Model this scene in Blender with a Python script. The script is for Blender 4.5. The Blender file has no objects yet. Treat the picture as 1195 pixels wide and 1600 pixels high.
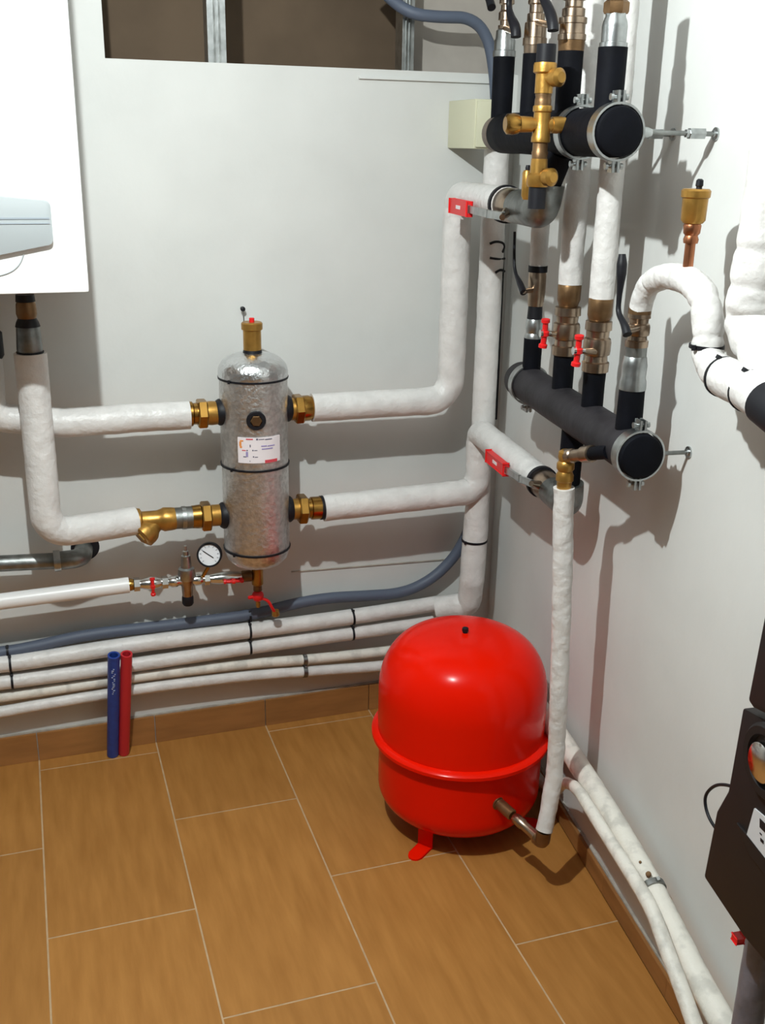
import bpy, bmesh, math, random
import numpy as np
from mathutils import Vector, Matrix, noise
random.seed(4)
SC = bpy.context.scene
COL = SC.collection

# ------------------------------------------------------------------ camera solution (metres; origin = room corner on the floor)
F = 1640.0
A_, B_, G_, WA = [math.radians(v) for v in (-18.8, 19.35, 1.05, 6.6)]
def _rot(a, b, g):
    ca, sa, cb, sb, cg, sg = math.cos(a), math.sin(a), math.cos(b), math.sin(b), math.cos(g), math.sin(g)
    yaw = np.array([[ca, 0, sa], [0, 1, 0], [-sa, 0, ca]])
    pit = np.array([[1, 0, 0], [0, cb, -sb], [0, sb, cb]])
    rol = np.array([[cg, -sg, 0], [sg, cg, 0], [0, 0, 1]])
    return rol @ pit @ yaw
RM = _rot(A_, B_, G_)
def ray(px, py):
    v = RM.T @ np.array([(px - 597.5) / F, (py - 800) / F, 1.0])
    return Vector((v[0], v[2], -v[1]))
CAM = Vector((-1.243, -2.642, 1.6))
cam_d = bpy.data.cameras.new('camera'); cam = bpy.data.objects.new('camera', cam_d); COL.objects.link(cam)
cam_d.sensor_fit = 'VERTICAL'; cam_d.sensor_height = 24.0; cam_d.lens = F / 1600 * 24.0
def _w(r): return Vector((r[0], r[2], -r[1]))
right, down, fwd = _w(RM[0]), _w(RM[1]), _w(RM[2])
m = Matrix.Identity(4)
for i in range(3):
    m[i][0] = right[i]; m[i][1] = -down[i]; m[i][2] = -fwd[i]; m[i][3] = CAM[i]
cam.matrix_world = m; cam_d.clip_start = 0.02
SC.camera = cam
# ------------------------------------------------------------------ light, world, exposure
SC.view_settings.view_transform = 'Standard'; SC.view_settings.look = 'None'
SC.view_settings.gamma = 1.0; SC.view_settings.use_curve_mapping = False
SC.view_settings.exposure = 0.0
wd = bpy.data.worlds.new('world'); SC.world = wd; wd.use_nodes = True
wd.node_tree.nodes['Background'].inputs[0].default_value = (0.8, 0.9, 1.0, 1)
wd.node_tree.nodes['Background'].inputs[1].default_value = 0.3
ld = bpy.data.lights.new('ceiling_lamp', 'POINT'); ld.energy = 80; ld.shadow_soft_size = 0.014
ld.color = (0.93, 1.0, 0.99)
lo = bpy.data.objects.new('ceiling_lamp', ld); COL.objects.link(lo); lo.location = (-1.20, -1.45, 2.22)
la = bpy.data.lights.new('ceiling_lamp_down_fill', 'AREA'); la.shape = 'DISK'; la.size = 0.03; la.energy = 8; la.color = ld.color  # extra downward light added at the lamp to balance brightness over the walls
lb_ = bpy.data.objects.new('ceiling_lamp_down_fill', la); COL.objects.link(lb_); lb_.location = (-1.20, -1.45, 2.205)

# ------------------------------------------------------------------ geometry helpers
TW = Vector((-math.sin(WA), -math.cos(WA), 0)); NW = Vector((-math.cos(WA), math.sin(WA), 0)); UP = Vector((0, 0, 1))
def S(s, n, z): return TW * s + NW * n + UP * z            # right-wall frame: along wall, off wall, height
def onB(px, py, o=0): d = ray(px, py); return CAM + d * ((-o - CAM.y) / d.y)
def onW(px, py, n=0): d = ray(px, py); return CAM + d * ((n - CAM.dot(NW)) / d.dot(NW))
def onF(px, py, z=0): d = ray(px, py); return CAM + d * ((z - CAM.z) / d.z)
def proj(P):
    q = P - CAM; v = RM @ np.array([q.x, -q.z, q.y]); return F * v[0] / v[2] + 597.5, F * v[1] / v[2] + 800, v[2]
def along(P, d, px=None, py=None):
    """point on the line P + t d whose image has column px or row py"""
    q = P - CAM; a = RM @ np.array([q.x, -q.z, q.y]); b = RM @ np.array([d.x, -d.z, d.y])
    i, c, k = (0, 597.5, px) if px is not None else (1, 800, py)
    k = (k - c) / F
    t = (k * a[2] - a[i]) / (b[i] - k * b[2]); return P + d * t
def rad(P, r): return r * proj(P)[2] / F
def oncyl(px, py, cx, cy, R):
    d = ray(px, py); ox, oy = CAM.x - cx, CAM.y - cy
    a = d.x ** 2 + d.y ** 2; b = 2 * (ox * d.x + oy * d.y); c = ox * ox + oy * oy - R * R
    t = (-b - math.sqrt(max(0, b * b - 4 * a * c))) / (2 * a); return CAM + d * t

def frame(d):
    d = d.normalized(); r = Vector((0, 0, 1)) if abs(d.z) < 0.9 else Vector((1, 0, 0))
    u = d.cross(r).normalized(); return u, d.cross(u).normalized()
def rings(bm, R, close0=True, close1=True):
    vs = [[bm.verts.new(p) for p in r] for r in R]; n = len(R[0])
    for a, b in zip(vs, vs[1:]):
        for i in range(n):
            j = (i + 1) % n; bm.faces.new((a[i], a[j], b[j], b[i]))
    if close0: bm.faces.new(vs[0][::-1])
    if close1: bm.faces.new(vs[-1])
def lathe(bm, P, d, prof, seg=28, hexa=False):
    """prof: (t along d, radius)"""
    u, v = frame(d); d = d.normalized(); n = 6 if hexa else seg
    rings(bm, [[P + d * t + (u * math.cos(2 * math.pi * i / n) + v * math.sin(2 * math.pi * i / n)) * max(r, 1e-4) for i in range(n)] for t, r in prof])
def box(bm, c, ax, ay, az, bev=0):
    """c centre, half-axis vectors"""
    r = bmesh.new(); bmesh.ops.create_cube(r, size=2)
    M = Matrix.Identity(4)
    for i in range(3): M[i][0], M[i][1], M[i][2], M[i][3] = ax[i], ay[i], az[i], c[i]
    r.transform(M)
    if bev: bmesh.ops.bevel(r, geom=list(r.edges), offset=bev, segments=2, affect='EDGES', profile=0.6)
    me = bpy.data.meshes.new('t'); r.to_mesh(me); r.free(); bm.from_mesh(me); bpy.data.meshes.remove(me)
def prism(bm, poly, ext, bev=0):
    r = bmesh.new(); a = [r.verts.new(p) for p in poly]; b = [r.verts.new(p + ext) for p in poly]; n = len(a)
    r.faces.new(a); r.faces.new(b[::-1])
    for i in range(n): r.faces.new((a[i], b[i], b[(i + 1) % n], a[(i + 1) % n]))
    bmesh.ops.recalc_face_normals(r, faces=r.faces)
    if bev: bmesh.ops.bevel(r, geom=list(r.edges), offset=bev, segments=2, affect='EDGES', profile=0.6)
    me = bpy.data.meshes.new('t'); r.to_mesh(me); r.free(); bm.from_mesh(me); bpy.data.meshes.remove(me)
def fillet(pts, r):
    out = [pts[0].copy()]
    for i in range(1, len(pts) - 1):
        a, b, c = pts[i - 1], pts[i], pts[i + 1]; u = (a - b).normalized(); v = (c - b).normalized()
        rr = r[i - 1] if isinstance(r, (list, tuple)) else r
        ang = u.angle(v)
        if ang > 3.1 or rr <= 0: out.append(b.copy()); continue
        t = min(rr / math.tan(ang / 2), (a - b).length * .49, (c - b).length * .49)
        n = max(4, int((math.pi - ang) / 0.14))
        for k in range(n + 1):
            q = k / n; out.append((b + u * t) * (1 - q) ** 2 + b * 2 * q * (1 - q) + (b + v * t) * q ** 2)
    out.append(pts[-1].copy()); return out
def resample(pts, step):
    L = [0]
    for a, b in zip(pts, pts[1:]): L.append(L[-1] + (b - a).length)
    n = max(2, int(L[-1] / step)); out = []; k = 0
    for i in range(n + 1):
        s = L[-1] * i / n
        while k < len(L) - 2 and L[k + 1] < s: k += 1
        q = (s - L[k]) / max(1e-9, L[k + 1] - L[k]); out.append(pts[k].lerp(pts[k + 1], min(1, q)))
    return out
def smoothpath(pts, it=3):
    for _ in range(it):
        o = [pts[0]]
        for a, b in zip(pts, pts[1:]): o += [a.lerp(b, .25), a.lerp(b, .75)]
        o.append(pts[-1]); pts = o
    return pts
def sweep(bm, pts, r, seg=20, step=0.008, wr=0.0, seed=0, hollow=0, creases=()):
    """tube along pts; r number or function(u in 0..1); wr = wrinkle amplitude as a share of r"""
    P = resample(pts, step); n = len(P)
    T = [(P[min(i + 1, n - 1)] - P[max(i - 1, 0)]).normalized() for i in range(n)]
    u, _ = frame(T[0]); R = []
    for i in range(n):
        u = (u - T[i] * u.dot(T[i])).normalized(); v = T[i].cross(u); rr = r(i / (n - 1)) if callable(r) else r
        ring = []
        k = 0.0
        if wr and 2 < i < n - 3: k = (T[min(i + 5, n - 1)] - T[max(i - 5, 0)]).length
        for j in range(seg):
            a = 2 * math.pi * j / seg; dr = u * math.cos(a) + v * math.sin(a); q = 1.0
            if wr:
                pp = P[i] + dr * rr + Vector((seed * 3.1, seed, 0))
                q += wr * (noise.noise(pp * 26) * .8 + noise.noise(pp * 70) * .4)
                q += wr * min(1, k * 1.6) * 1.6 * noise.noise(Vector((i * .33 + seed, math.cos(a) * .8, math.sin(a) * .8)))
            for c, w, dep in creases: q -= dep * math.exp(-((i / (n - 1) - c) / w) ** 2)
            ring.append(P[i] + dr * rr * q)
        R.append(ring)
    if hollow:
        def inner(ring, c, k, off): return [c + (p - c) * k + off for p in ring]
        R = [inner(R[0], P[0], hollow, T[0] * .012)] + [inner(R[0], P[0], hollow, Vector())] + R + [inner(R[-1], P[-1], hollow, Vector())] + [inner(R[-1], P[-1], hollow, T[-1] * -.012)]
    rings(bm, R)

def mesh(name, bm, mat, smooth=True, origin=None, angle=38):
    bmesh.ops.recalc_face_normals(bm, faces=bm.faces)
    if origin is not None: bmesh.ops.translate(bm, verts=bm.verts, vec=-origin)
    me = bpy.data.meshes.new(name); bm.to_mesh(me); bm.free()
    for p in me.polygons: p.use_smooth = smooth
    if smooth: me.set_sharp_from_angle(angle=math.radians(angle))
    me.materials.append(mat)
    o = bpy.data.objects.new(name, me); COL.objects.link(o); return o
ROOT = {}
def thing(name, label, cat, P, group=None):
    o = bpy.data.objects.new(name, None); COL.objects.link(o); o.location = P; o.empty_display_size = .02
    o['label'] = label; o['category'] = cat
    if group: o['group'] = group
    ROOT[o.name] = Vector(P); return o
def part(name, bm, mat, parent, smooth=True, label=None, angle=38):
    org = ROOT[parent.name]; o = mesh(name, bm, mat, smooth, org, angle); o.parent = parent; ROOT[o.name] = org
    if label: o['label'] = label
    return o
def solo(name, bm, mat, label, cat, group=None, smooth=True):
    c = Vector(); n = 0; zmin = 9
    for v in bm.verts: c += v.co; n += 1; zmin = min(zmin, v.co.z)
    c /= n; c.z = zmin
    o = mesh(name, bm, mat, smooth, c); o.location = c; o['label'] = label; o['category'] = cat
    if group: o['group'] = group
    ROOT[o.name] = c; return o
def struct(name, bm, mat, parent=None, smooth=False):
    o = mesh(name, bm, mat, smooth); ROOT[o.name] = Vector()
    if parent: o.parent = parent
    else: o['kind'] = 'structure'
    return o
N = bmesh.new

# ------------------------------------------------------------------ materials
def mat(name, col, rough=.5, metal=0, nscale=0, namt=0, bump=0, bscale=60, coat=0, spec=.5, stretch=None, col2=None, detail=3, ramp=(.35, .65), rand=0):
    M = bpy.data.materials.new(name); M.use_nodes = True; nt = M.node_tree; b = nt.nodes['Principled BSDF']
    b.inputs['Base Color'].default_value = (*col, 1); b.inputs['Roughness'].default_value = rough; b.inputs['Metallic'].default_value = metal
    b.inputs['Specular IOR Level'].default_value = spec
    if coat: b.inputs['Coat Weight'].default_value = coat; b.inputs['Coat Roughness'].default_value = .08
    tc = nt.nodes.new('ShaderNodeTexCoord'); mp = nt.nodes.new('ShaderNodeMapping'); nt.links.new(tc.outputs['Object'], mp.inputs[0])
    if stretch: mp.inputs['Scale'].default_value = stretch
    if nscale:
        no = nt.nodes.new('ShaderNodeTexNoise'); no.inputs['Scale'].default_value = nscale; no.inputs['Detail'].default_value = detail
        nt.links.new(mp.outputs[0], no.inputs[0])
        cr = nt.nodes.new('ShaderNodeValToRGB'); cr.color_ramp.elements[0].position = ramp[0]; cr.color_ramp.elements[1].position = ramp[1]
        c2 = col2 or tuple(c * (1 - namt) for c in col)
        cr.color_ramp.elements[0].color = (*c2, 1); cr.color_ramp.elements[1].color = (*col, 1)
        nt.links.new(no.outputs[0], cr.inputs[0]); out = cr.outputs[0]
        if rand:
            oi = nt.nodes.new('ShaderNodeObjectInfo'); mr = nt.nodes.new('ShaderNodeMapRange')
            mr.inputs['To Min'].default_value = 1 - rand; mr.inputs['To Max'].default_value = 1 + rand
            nt.links.new(oi.outputs['Random'], mr.inputs[0]); vm = nt.nodes.new('ShaderNodeVectorMath'); vm.operation = 'SCALE'
            nt.links.new(out, vm.inputs[0]); nt.links.new(mr.outputs[0], vm.inputs['Scale']); out = vm.outputs[0]
        nt.links.new(out, b.inputs['Base Color'])
    if bump:
        nb = nt.nodes.new('ShaderNodeTexNoise'); nb.inputs['Scale'].default_value = bscale; nb.inputs['Detail'].default_value = 4
        nt.links.new(mp.outputs[0], nb.inputs[0]); bu = nt.nodes.new('ShaderNodeBump'); bu.inputs['Strength'].default_value = bump
        bu.inputs['Distance'].default_value = .004; nt.links.new(nb.outputs[0], bu.inputs['Height']); nt.links.new(bu.outputs[0], b.inputs['Normal'])
    return M
M_wall = mat('wall_paint', (.66, .665, .645), .75, nscale=5, namt=.06, bump=.12, bscale=45, spec=.2, detail=6)
M_wall2 = mat('ceiling_paint', (.42, .42, .42), .9)
M_wall3 = mat('bare_plaster', (.2, .2, .2), .9)
M_brown = mat('brown_render', (.16, .11, .07), .9, nscale=6, namt=.2, bump=.3, bscale=30)
M_board = mat('lit_recess_board', (.42, .38, .34), .9, nscale=9, namt=.15)  # pale tone carries the brighter light on the recess's right part
M_tile = mat('wood_look_tile', (.42, .19, .046), .5, spec=.3, nscale=7, namt=.2, bump=.04, bscale=60, stretch=(6, .8, 1), detail=8, col2=(.33, .14, .030), rand=.05, ramp=(.3, .7))
M_skirt = mat('skirting_tile', (.35, .155, .046), .5, nscale=7, namt=.2, stretch=(1, 1, 6), detail=6, rand=.06)
M_grout = mat('grout', (.52, .36, .21), .9, nscale=30, namt=.2)
M_mortar = mat('mortar', (.5, .46, .4), .9, nscale=30, namt=.3, bump=.4)
M_ins = mat('white_insulation', (.72, .70, .68), .38, nscale=22, namt=.12, bump=.8, bscale=55, spec=.4)
M_insd = mat('scuffed_insulation', (.76, .73, .66), .5, nscale=26, namt=.22, bump=.6, bscale=60, spec=.4, detail=6, ramp=(.38, .52))
M_pvc = mat('white_plastic_pipe', (.80, .79, .78), .35)
M_foil = mat('silver_foil', (.74, .73, .72), .42, 1, nscale=90, namt=.25, bump=.55, bscale=110)
M_steel = mat('zinc_steel', (.50, .52, .52), .33, 1, nscale=40, namt=.3, bump=.15)
M_iron = mat('galvanised_iron', (.30, .31, .30), .45, 1, nscale=25, namt=.45, bump=.25)
M_chrome = mat('chrome', (.72, .71, .69), .18, 1)
M_nickel = mat('nickel_bronze', (.46, .35, .26), .28, 1, nscale=30, namt=.3)
M_brass = mat('yellow_brass', (.46, .25, .06), .25, 1, nscale=35, namt=.3)
M_brassm = mat('matt_cast_brass', (.50, .27, .06), .36, .75, nscale=30, namt=.3, bump=.2)
M_brassd = mat('dull_brown_brass', (.26, .15, .07), .42, .8, nscale=25, namt=.4, bump=.2)
M_copper = mat('copper', (.55, .22, .11), .35, 1, nscale=25, namt=.3)
M_black = mat('black_foam', (.0035, .004, .007), .7, spec=.12, nscale=25, namt=.4, bump=.3, bscale=40)
M_char = mat('charcoal_foam', (.026, .023, .027), .6, spec=.3, nscale=18, namt=.4, bump=.35, bscale=35)
M_rub = mat('black_plastic', (.007, .007, .010), .5, spec=.3)
M_red = mat('red_enamel', (.86, .010, .001), .2, spec=.13, nscale=3, namt=.08, bump=.03, bscale=25)
M_redp = mat('red_plastic', (.72, .010, .012), .4)
M_white = mat('white_enamel', (.93, .94, .94), .35)
M_panel = mat('light_grey_plastic', (.36, .39, .40), .5)
M_line = mat('grey_trim_line', (.30, .34, .38), .5)
M_hose = mat('blue_grey_conduit', (.085, .105, .15), .55)
M_blue = mat('blue_plastic', (.02, .06, .32), .45, nscale=60, namt=.2)
M_rtube = mat('red_tube_plastic', (.55, .02, .03), .45)
M_paper = mat('label_paper', (.80, .74, .76), .6)
M_ink = mat('dark_print', (.12, .11, .16), .6); M_inkr = mat('red_print', (.6, .06, .08), .6); M_inko = mat('orange_print', (.8, .3, .08), .6); M_inkv = mat('violet_print', (.32, .27, .5), .6)
M_boxp = mat('ivory_plastic', (.62, .61, .45), .5)
M_shell = mat('black_shell', (.012, .009, .009), .55, nscale=8, namt=.2, spec=.3)
M_glass = mat('dial_white', (.85, .87, .9), .15, coat=.6)
M_rust = mat('rust_spot', (.20, .11, .05), .9)

# ------------------------------------------------------------------ room shell
H = 2.5; XL = -3.3; YF = -4.6
ZO = onB(460, 103).z; XO = onB(162, 60).x
bm = N(); sR0, sR1 = S(-.15, 0, 0), S(3.9, 0, 0)
def quadbox(bm, pts, z0, z1): prism(bm, [Vector((p[0], p[1], z0)) for p in pts], Vector((0, 0, z1 - z0)))
wb = N(); quadbox(wb, [(XO, 0), (.15, 0), (.15, .1), (XO, .1)], -.05, ZO); quadbox(wb, [(XL - .1, 0), (XO, 0), (XO, .1), (XL - .1, .1)], -.05, H)
wall_back = struct('wall_back', wb, M_wall)
b = N(); r = S(4.8, 0, 0); q = S(4.8, -.12, 0); r0 = S(-.6, 0, 0); q0 = S(-.6, -.12, 0)
quadbox(b, [r0[:2], r[:2], q[:2], q0[:2]], -.05, H); struct('wall_right', b, M_wall)
b = N(); quadbox(b, [(XL - .1, YF), (XL, YF), (XL, 0), (XL - .1, 0)], -.05, H); struct('wall_left', b, M_wall3)
b = N(); quadbox(b, [(XL - .1, YF - .1), (.2, YF - .1), (.2, YF), (XL - .1, YF)], -.05, H); struct('wall_front', b, M_wall3)
b = N(); quadbox(b, [(XL - .1, YF - .1), (.3, YF - .1), (.3, .7), (XL - .1, .7)], H, H + .06); struct('ceiling', b, M_wall2)
# recess behind the opening
b = N(); quadbox(b, [(XO - .3, .42), (.2, .42), (.2, .48), (XO - .3, .48)], 1.5, H); quadbox(b, [(XO - .3, .1), (XO - .24, .1), (XO - .24, .42), (XO - .3, .42)], 1.5, H); struct('wall_recess', b, M_brown)
b = N(); xb = onB(645, 60, -.09).x; quadbox(b, [(xb, .12), (.08, .12), (.08, .16), (xb, .16)], 1.5, H); struct('wall_recess_lit', b, M_board)  # pale board added where the recess is lit more, light put into its colour
b = N(); pl = onB(560, 108).x; box(b, Vector(((pl - .03) / 2, -.003, ZO - .021)), Vector(((-.03 - pl) / 2, 0, 0)), Vector((0, .0035, 0)), Vector((0, 0, .002)))
struct('trim_1', b, M_wall)
b = N(); a0, a1 = onB(455, 893), onB(716, 872); box(b, (a0 + a1) / 2 + Vector((0, -.0015, 0)), (a1 - a0) / 2, Vector((0, .002, 0)), Vector((0, 0, .0015))); struct('trim_2', b, M_mortar)
# floor: slab + tiles
b = N(); quadbox(b, [(XL, YF), (.2, YF), (.2, .05), (XL, .05)], -.05, -.0006); floor = struct('floor', b, M_grout)
TX = [onF(x, y).x for x, y in ((74, 1465), (300.5, 1419), (530, 1401), (808, 1481))]
pw = (TX[3] - TX[0]) / 3; tl = .66; x0 = TX[0]
offs = {0: onF(230, 1435).y, 1: onF(577, 1537).y, 2: onF(546, 1363).y, 3: onF(937, 1445).y, -1: onF(40, 1330).y}
def clipw(poly, nmin):
    out = []
    for i in range(len(poly)):
        a, c = poly[i], poly[(i + 1) % len(poly)]; da, dc = a.dot(NW) - nmin, c.dot(NW) - nmin
        if da >= 0: out.append(a)
        if da * dc < 0: out.append(a.lerp(c, da / (da - dc)))
    return out
for c in range(-6, 5):
    xa, xb_ = x0 + pw * c + .0018, x0 + pw * (c + 1) - .0018
    off = offs.get(c, offs[0] if c % 2 == 0 else offs[1])
    k0 = math.ceil((0 - off) / tl)
    for k in range(k0, k0 - 8, -1):
        yb, ya = min(off + tl * k - .0018, -.001), off + tl * (k - 1) + .0018
        if yb - ya < .02 or yb < YF: continue
        ya = max(ya, YF)
        poly = clipw([Vector((xa, ya, -.008)), Vector((xb_, ya, -.008)), Vector((xb_, yb, -.008)), Vector((xa, yb, -.008))], .001)
        if len(poly) < 3: continue
        b = N(); prism(b, poly, Vector((0, 0, .008)), .0008); struct('tile', b, M_tile, floor)
# skirting
SH = .083
bb = N(); quadbox(bb, [(XL, -.006), (-.012, -.006), (-.012, 0), (XL, 0)], 0, SH + .004); baseb = struct('baseboard_back', bb, M_mortar)
for c in range(-6, 5):
    xa, xe = x0 + pw * c + .0012, min(x0 + pw * (c + 1) - .0012, -.014)
    if xe - xa < .01: continue
    xa = max(xa, XL + .002)
    b = N(); box(b, Vector(((xa + xe) / 2, -.0075, SH / 2)), Vector(((xe - xa) / 2, 0, 0)), Vector((0, .0055, 0)), Vector((0, 0, SH / 2)), .001); struct('tile', b, M_skirt, baseb)
bb = N(); quadbox(bb, [S(.012, 0, 0)[:2], S(3.5, 0, 0)[:2], S(3.5, .006, 0)[:2], S(.012, .006, 0)[:2]], 0, .052); baser = struct('baseboard_right', bb, M_mortar)
s = .016
while s < 3.4:
    e = s + pw - .0024; b = N(); box(b, S((s + e) / 2, .0075, .024), TW * ((e - s) / 2), NW * .0055, UP * .024, .001); struct('tile', b, M_skirt, baser); s += pw

# ------------------------------------------------------------------ metal studs in the opening, grey hose from above
def stud(px0, px1, lab):
    pa, pb_ = onB(px0, 60, -.03), onB(px1, 60, -.03); x1, x2 = pa.x, pb_.x
    t = thing('metal_stud', lab, 'metal stud', ((x1 + x2) / 2, .05, ZO), 'metal studs in the wall opening'); w = (x2 - x1)
    b = N(); box(b, Vector(((x1 + x2) / 2, .03, (ZO + H) / 2)), Vector((w / 2, 0, 0)), Vector((0, .0012, 0)), UP * ((H - ZO) / 2)); part('web', b, M_steel, t, False)
    for xx in (x1, x2):
        b = N(); box(b, Vector((xx, .055, (ZO + H) / 2)), Vector((.0012, 0, 0)), Vector((0, .026, 0)), UP * ((H - ZO) / 2)); part('flange', b, M_steel, t, False)
    b = N()
    for q in (.35, .65): box(b, Vector((x1 + w * q, .0275, (ZO + H) / 2)), Vector((.0025, 0, 0)), Vector((0, .0018, 0)), UP * ((H - ZO) / 2))
    part('rib', b, M_iron, t, False)
stud(325, 352, 'bright galvanised stud left in the wall opening'); stud(629, 646, 'narrow dark stud right in the wall opening')

# ------------------------------------------------------------------ pipes
def pipe(name, label, pts, r, fil=.05, material=None, wr=.03, cat='pipe', group=None, seed=0, hollow=.62, creases=(), seg=24, step=.007):
    b = N(); sweep(b, fillet(pts, fil), r, seg, step, wr, seed, hollow, creases)
    return solo(name, b, material or M_ins, label, cat, group)
def band(P, d, r, parent, w=.004, material=None, name='cable_tie', t=.0016, tail=True):
    b = N(); u, v = frame(d); d = d.normalized(); seg = 28; rr = []
    for tt, q in ((-w / 2, r - .001), (-w / 2, r + t), (w / 2, r + t), (w / 2, r - .001)):
        rr.append([P + d * tt + (u * math.cos(2 * math.pi * i / seg) + v * math.sin(2 * math.pi * i / seg)) * q for i in range(seg)])
    rr.append(rr[0]); rings(b, rr, False, False)
    if tail:
        q = (CAM - P); q = (q - d * q.dot(d)).normalized(); q2 = q.cross(d)
        box(b, P + (q * .75 + q2 * .66).normalized() * (r + .003), d * .004, q2 * .003, q * .003)
    return part(name, b, material or M_rub, parent, True)
def fit(name, label, cat, P, d, specs, ax='py', group=None):
    """coaxial fitting: specs = (part name, material, [(image row/col, radius px)...], kind)"""
    t = thing(name, label, cat, P, group); d = d.normalized()
    for sp in specs:
        b = N(); pr = []
        for c, rp in sp[2]:
            q = along(P, d, **{ax: c}); pr.append(((q - P).dot(d), rad(q, rp)))
        pr.sort(key=lambda e: e[0]) if len({round(e[0], 6) for e in pr}) == len(pr) else None
        lathe(b, P, d, pr, hexa=(len(sp) > 3 and sp[3] == 'hex')); part(sp[0], b, sp[1], t)
    return t
X = Vector((1, 0, 0)); Y = Vector((0, 1, 0)); OS = .14

# --- four runs of insulated pipe low on the back wall
lowg = 'low insulated pipes on the back wall'
def bpts(lst, o): return [onB(x, y, o if len(q) == 2 else q[2]) for q in lst for x, y in [q[:2]]]
xk = -1.75
def ext(P, x): # extend along the wall to world x at the same height
    return Vector((x, P.y, P.z))
def low(lst, o, rpx, lab, seed, mat_=None, xend=None):
    p = bpts(lst, o); p = [ext(p[0], xk)] + p
    if xend: p.append(ext(p[-1], xend))
    r_ = rad(p[2], rpx); return pipe('insulated_pipe', lab, smoothpath(p, 2), r_, 0, mat_ or M_ins, .02, group=lowg, seed=seed, step=.01, hollow=.6), p, r_
l1, p1, r1 = low([(0, 1038), (50, 1032), (220, 1005), (390, 985), (550, 964), (682, 943)], .05, 13.5, 'uppermost of four low white pipes, under the grey conduit', 1)
l2, p2, r2 = low([(0, 1066), (50, 1060), (220, 1037), (390, 1011), (550, 989), (650, 975)], .05, 12.0, 'second low white pipe from the top, running behind the red tank', 2, xend=-.2)
l3, p3, r3 = low([(0, 1089), (50, 1082), (220, 1056), (390, 1036), (475, 1031), (600, 1018)], .045, 8.5, 'thin third low white pipe, above the lowest one', 3, M_insd, xend=-.2)
l4, p4, r4 = low([(0, 1113), (50, 1103), (220, 1075), (390, 1055), (475, 1049), (600, 1041)], .045, 9.5, 'lowest white pipe just above the brown skirting', 4, xend=-.2)
for px in (12, 390, 550):
    q = along(onB(px, 1000, .05), X, px=px); 
    for (pl_, rr_, l_) in ((p1, r1, l1), (p2, r2, l2)):
        for a, c in zip(pl_, pl_[1:]):
            if a.x <= q.x <= c.x:
                cc = a.lerp(c, (q.x - a.x) / (c.x - a.x)); band(cc, c - a, rr_, l_, .006)
for (pl_, rr_, l_) in ((p3, r3, l3), (p4, r4, l4)):
    q = onB(476, 1035, .045)
    for a, c in zip(pl_, pl_[1:]):
        if a.x <= q.x <= c.x: band(a.lerp(c, (q.x - a.x) / (c.x - a.x)), c - a, rr_, l_, .012, M_iron, 'pipe_clip')
# grey conduit
hp = [ext(onB(-20, 1021, .03), xk)] + [onB(x, y, o) for x, y, o in ((-20, 1022, .035), (40, 1014, .035), (134, 991, .035), (268, 977, .035), (400, 960, .035), (450, 945, .035), (510, 934, .035), (570, 931, .035), (630, 927, .035), (675, 905, .035), (708, 873, .04), (726, 843, .05), (736, 815, .06))]
hose = solo('conduit', (lambda b: (sweep(b, smoothpath(hp, 2), rad(hp[4], 9.0), 16, .012), b)[1])(N()), M_hose, 'blue grey conduit curving up to the corner pipe above the low white pipes', 'conduit')
band(onB(390, 963, .035), X, rad(hp[4], 9.0), hose, .006); band(onB(12, 1018, .035), X, rad(hp[4], 9.0), hose, .006)
h2 = [onB(560, -60, -.06), onB(600, -10, -.03), onB(640, 22, .02), onB(690, 27, .03), (onB(735, 27, .03)), onB(762, 55, .03), onB(772, 110, .03), onB(775, 170, .03)]
solo('conduit', (lambda b: (sweep(b, smoothpath(h2, 2), rad(h2[3], 9.0), 16, .012), b)[1])(N()), M_hose, 'blue grey conduit bending out of the wall opening at the top', 'conduit')

# --- corner pipe, riser, and the runs to the separator
cpx, co = -.107, .13
CP = Vector((cpx, -co, 0)); zc = lambda py: along(CP, UP, py=py).z
zj1, zj2 = onB(748, 690, co).z, onB(740, 770, co).z
rc = rad(Vector((cpx, -co, .6)), 17.5)
cpl = pipe('insulated_pipe', 'tall white insulated pipe in the room corner with black marker strokes', [Vector((cpx, -co, zc(232))), Vector((cpx, -co, zc(660))), Vector((cpx - .008, -co, zc(860))), Vector((cpx - .01, -co, zc(905))), Vector((cpx - .008, -co + .02, zc(948))), onB(684, 950, .06)], lambda u: rc * (1 if u < .6 else 1 + .12 * min(1, (u - .6) * 6)), [.05, .05, .05, .02], wr=.05, seed=7, hollow=.6)
band(Vector((cpx - .008, -co, zc(843))), UP, rc * 1.12, cpl, .006)
mk = []
for st in (((765, 381), (774, 377), (786, 379), (789, 386), (785, 394)), ((765, 403), (778, 405), (790, 404)), ((774, 426), (782, 421), (790, 424))):
    b = N(); pts = [oncyl(min(x, 788), y, cpx, -co, rc + .001) for x, y in st]; sweep(b, smoothpath(pts, 2), .0032, 8, .004); part('marker_stroke', b, M_rub, cpl)
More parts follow.
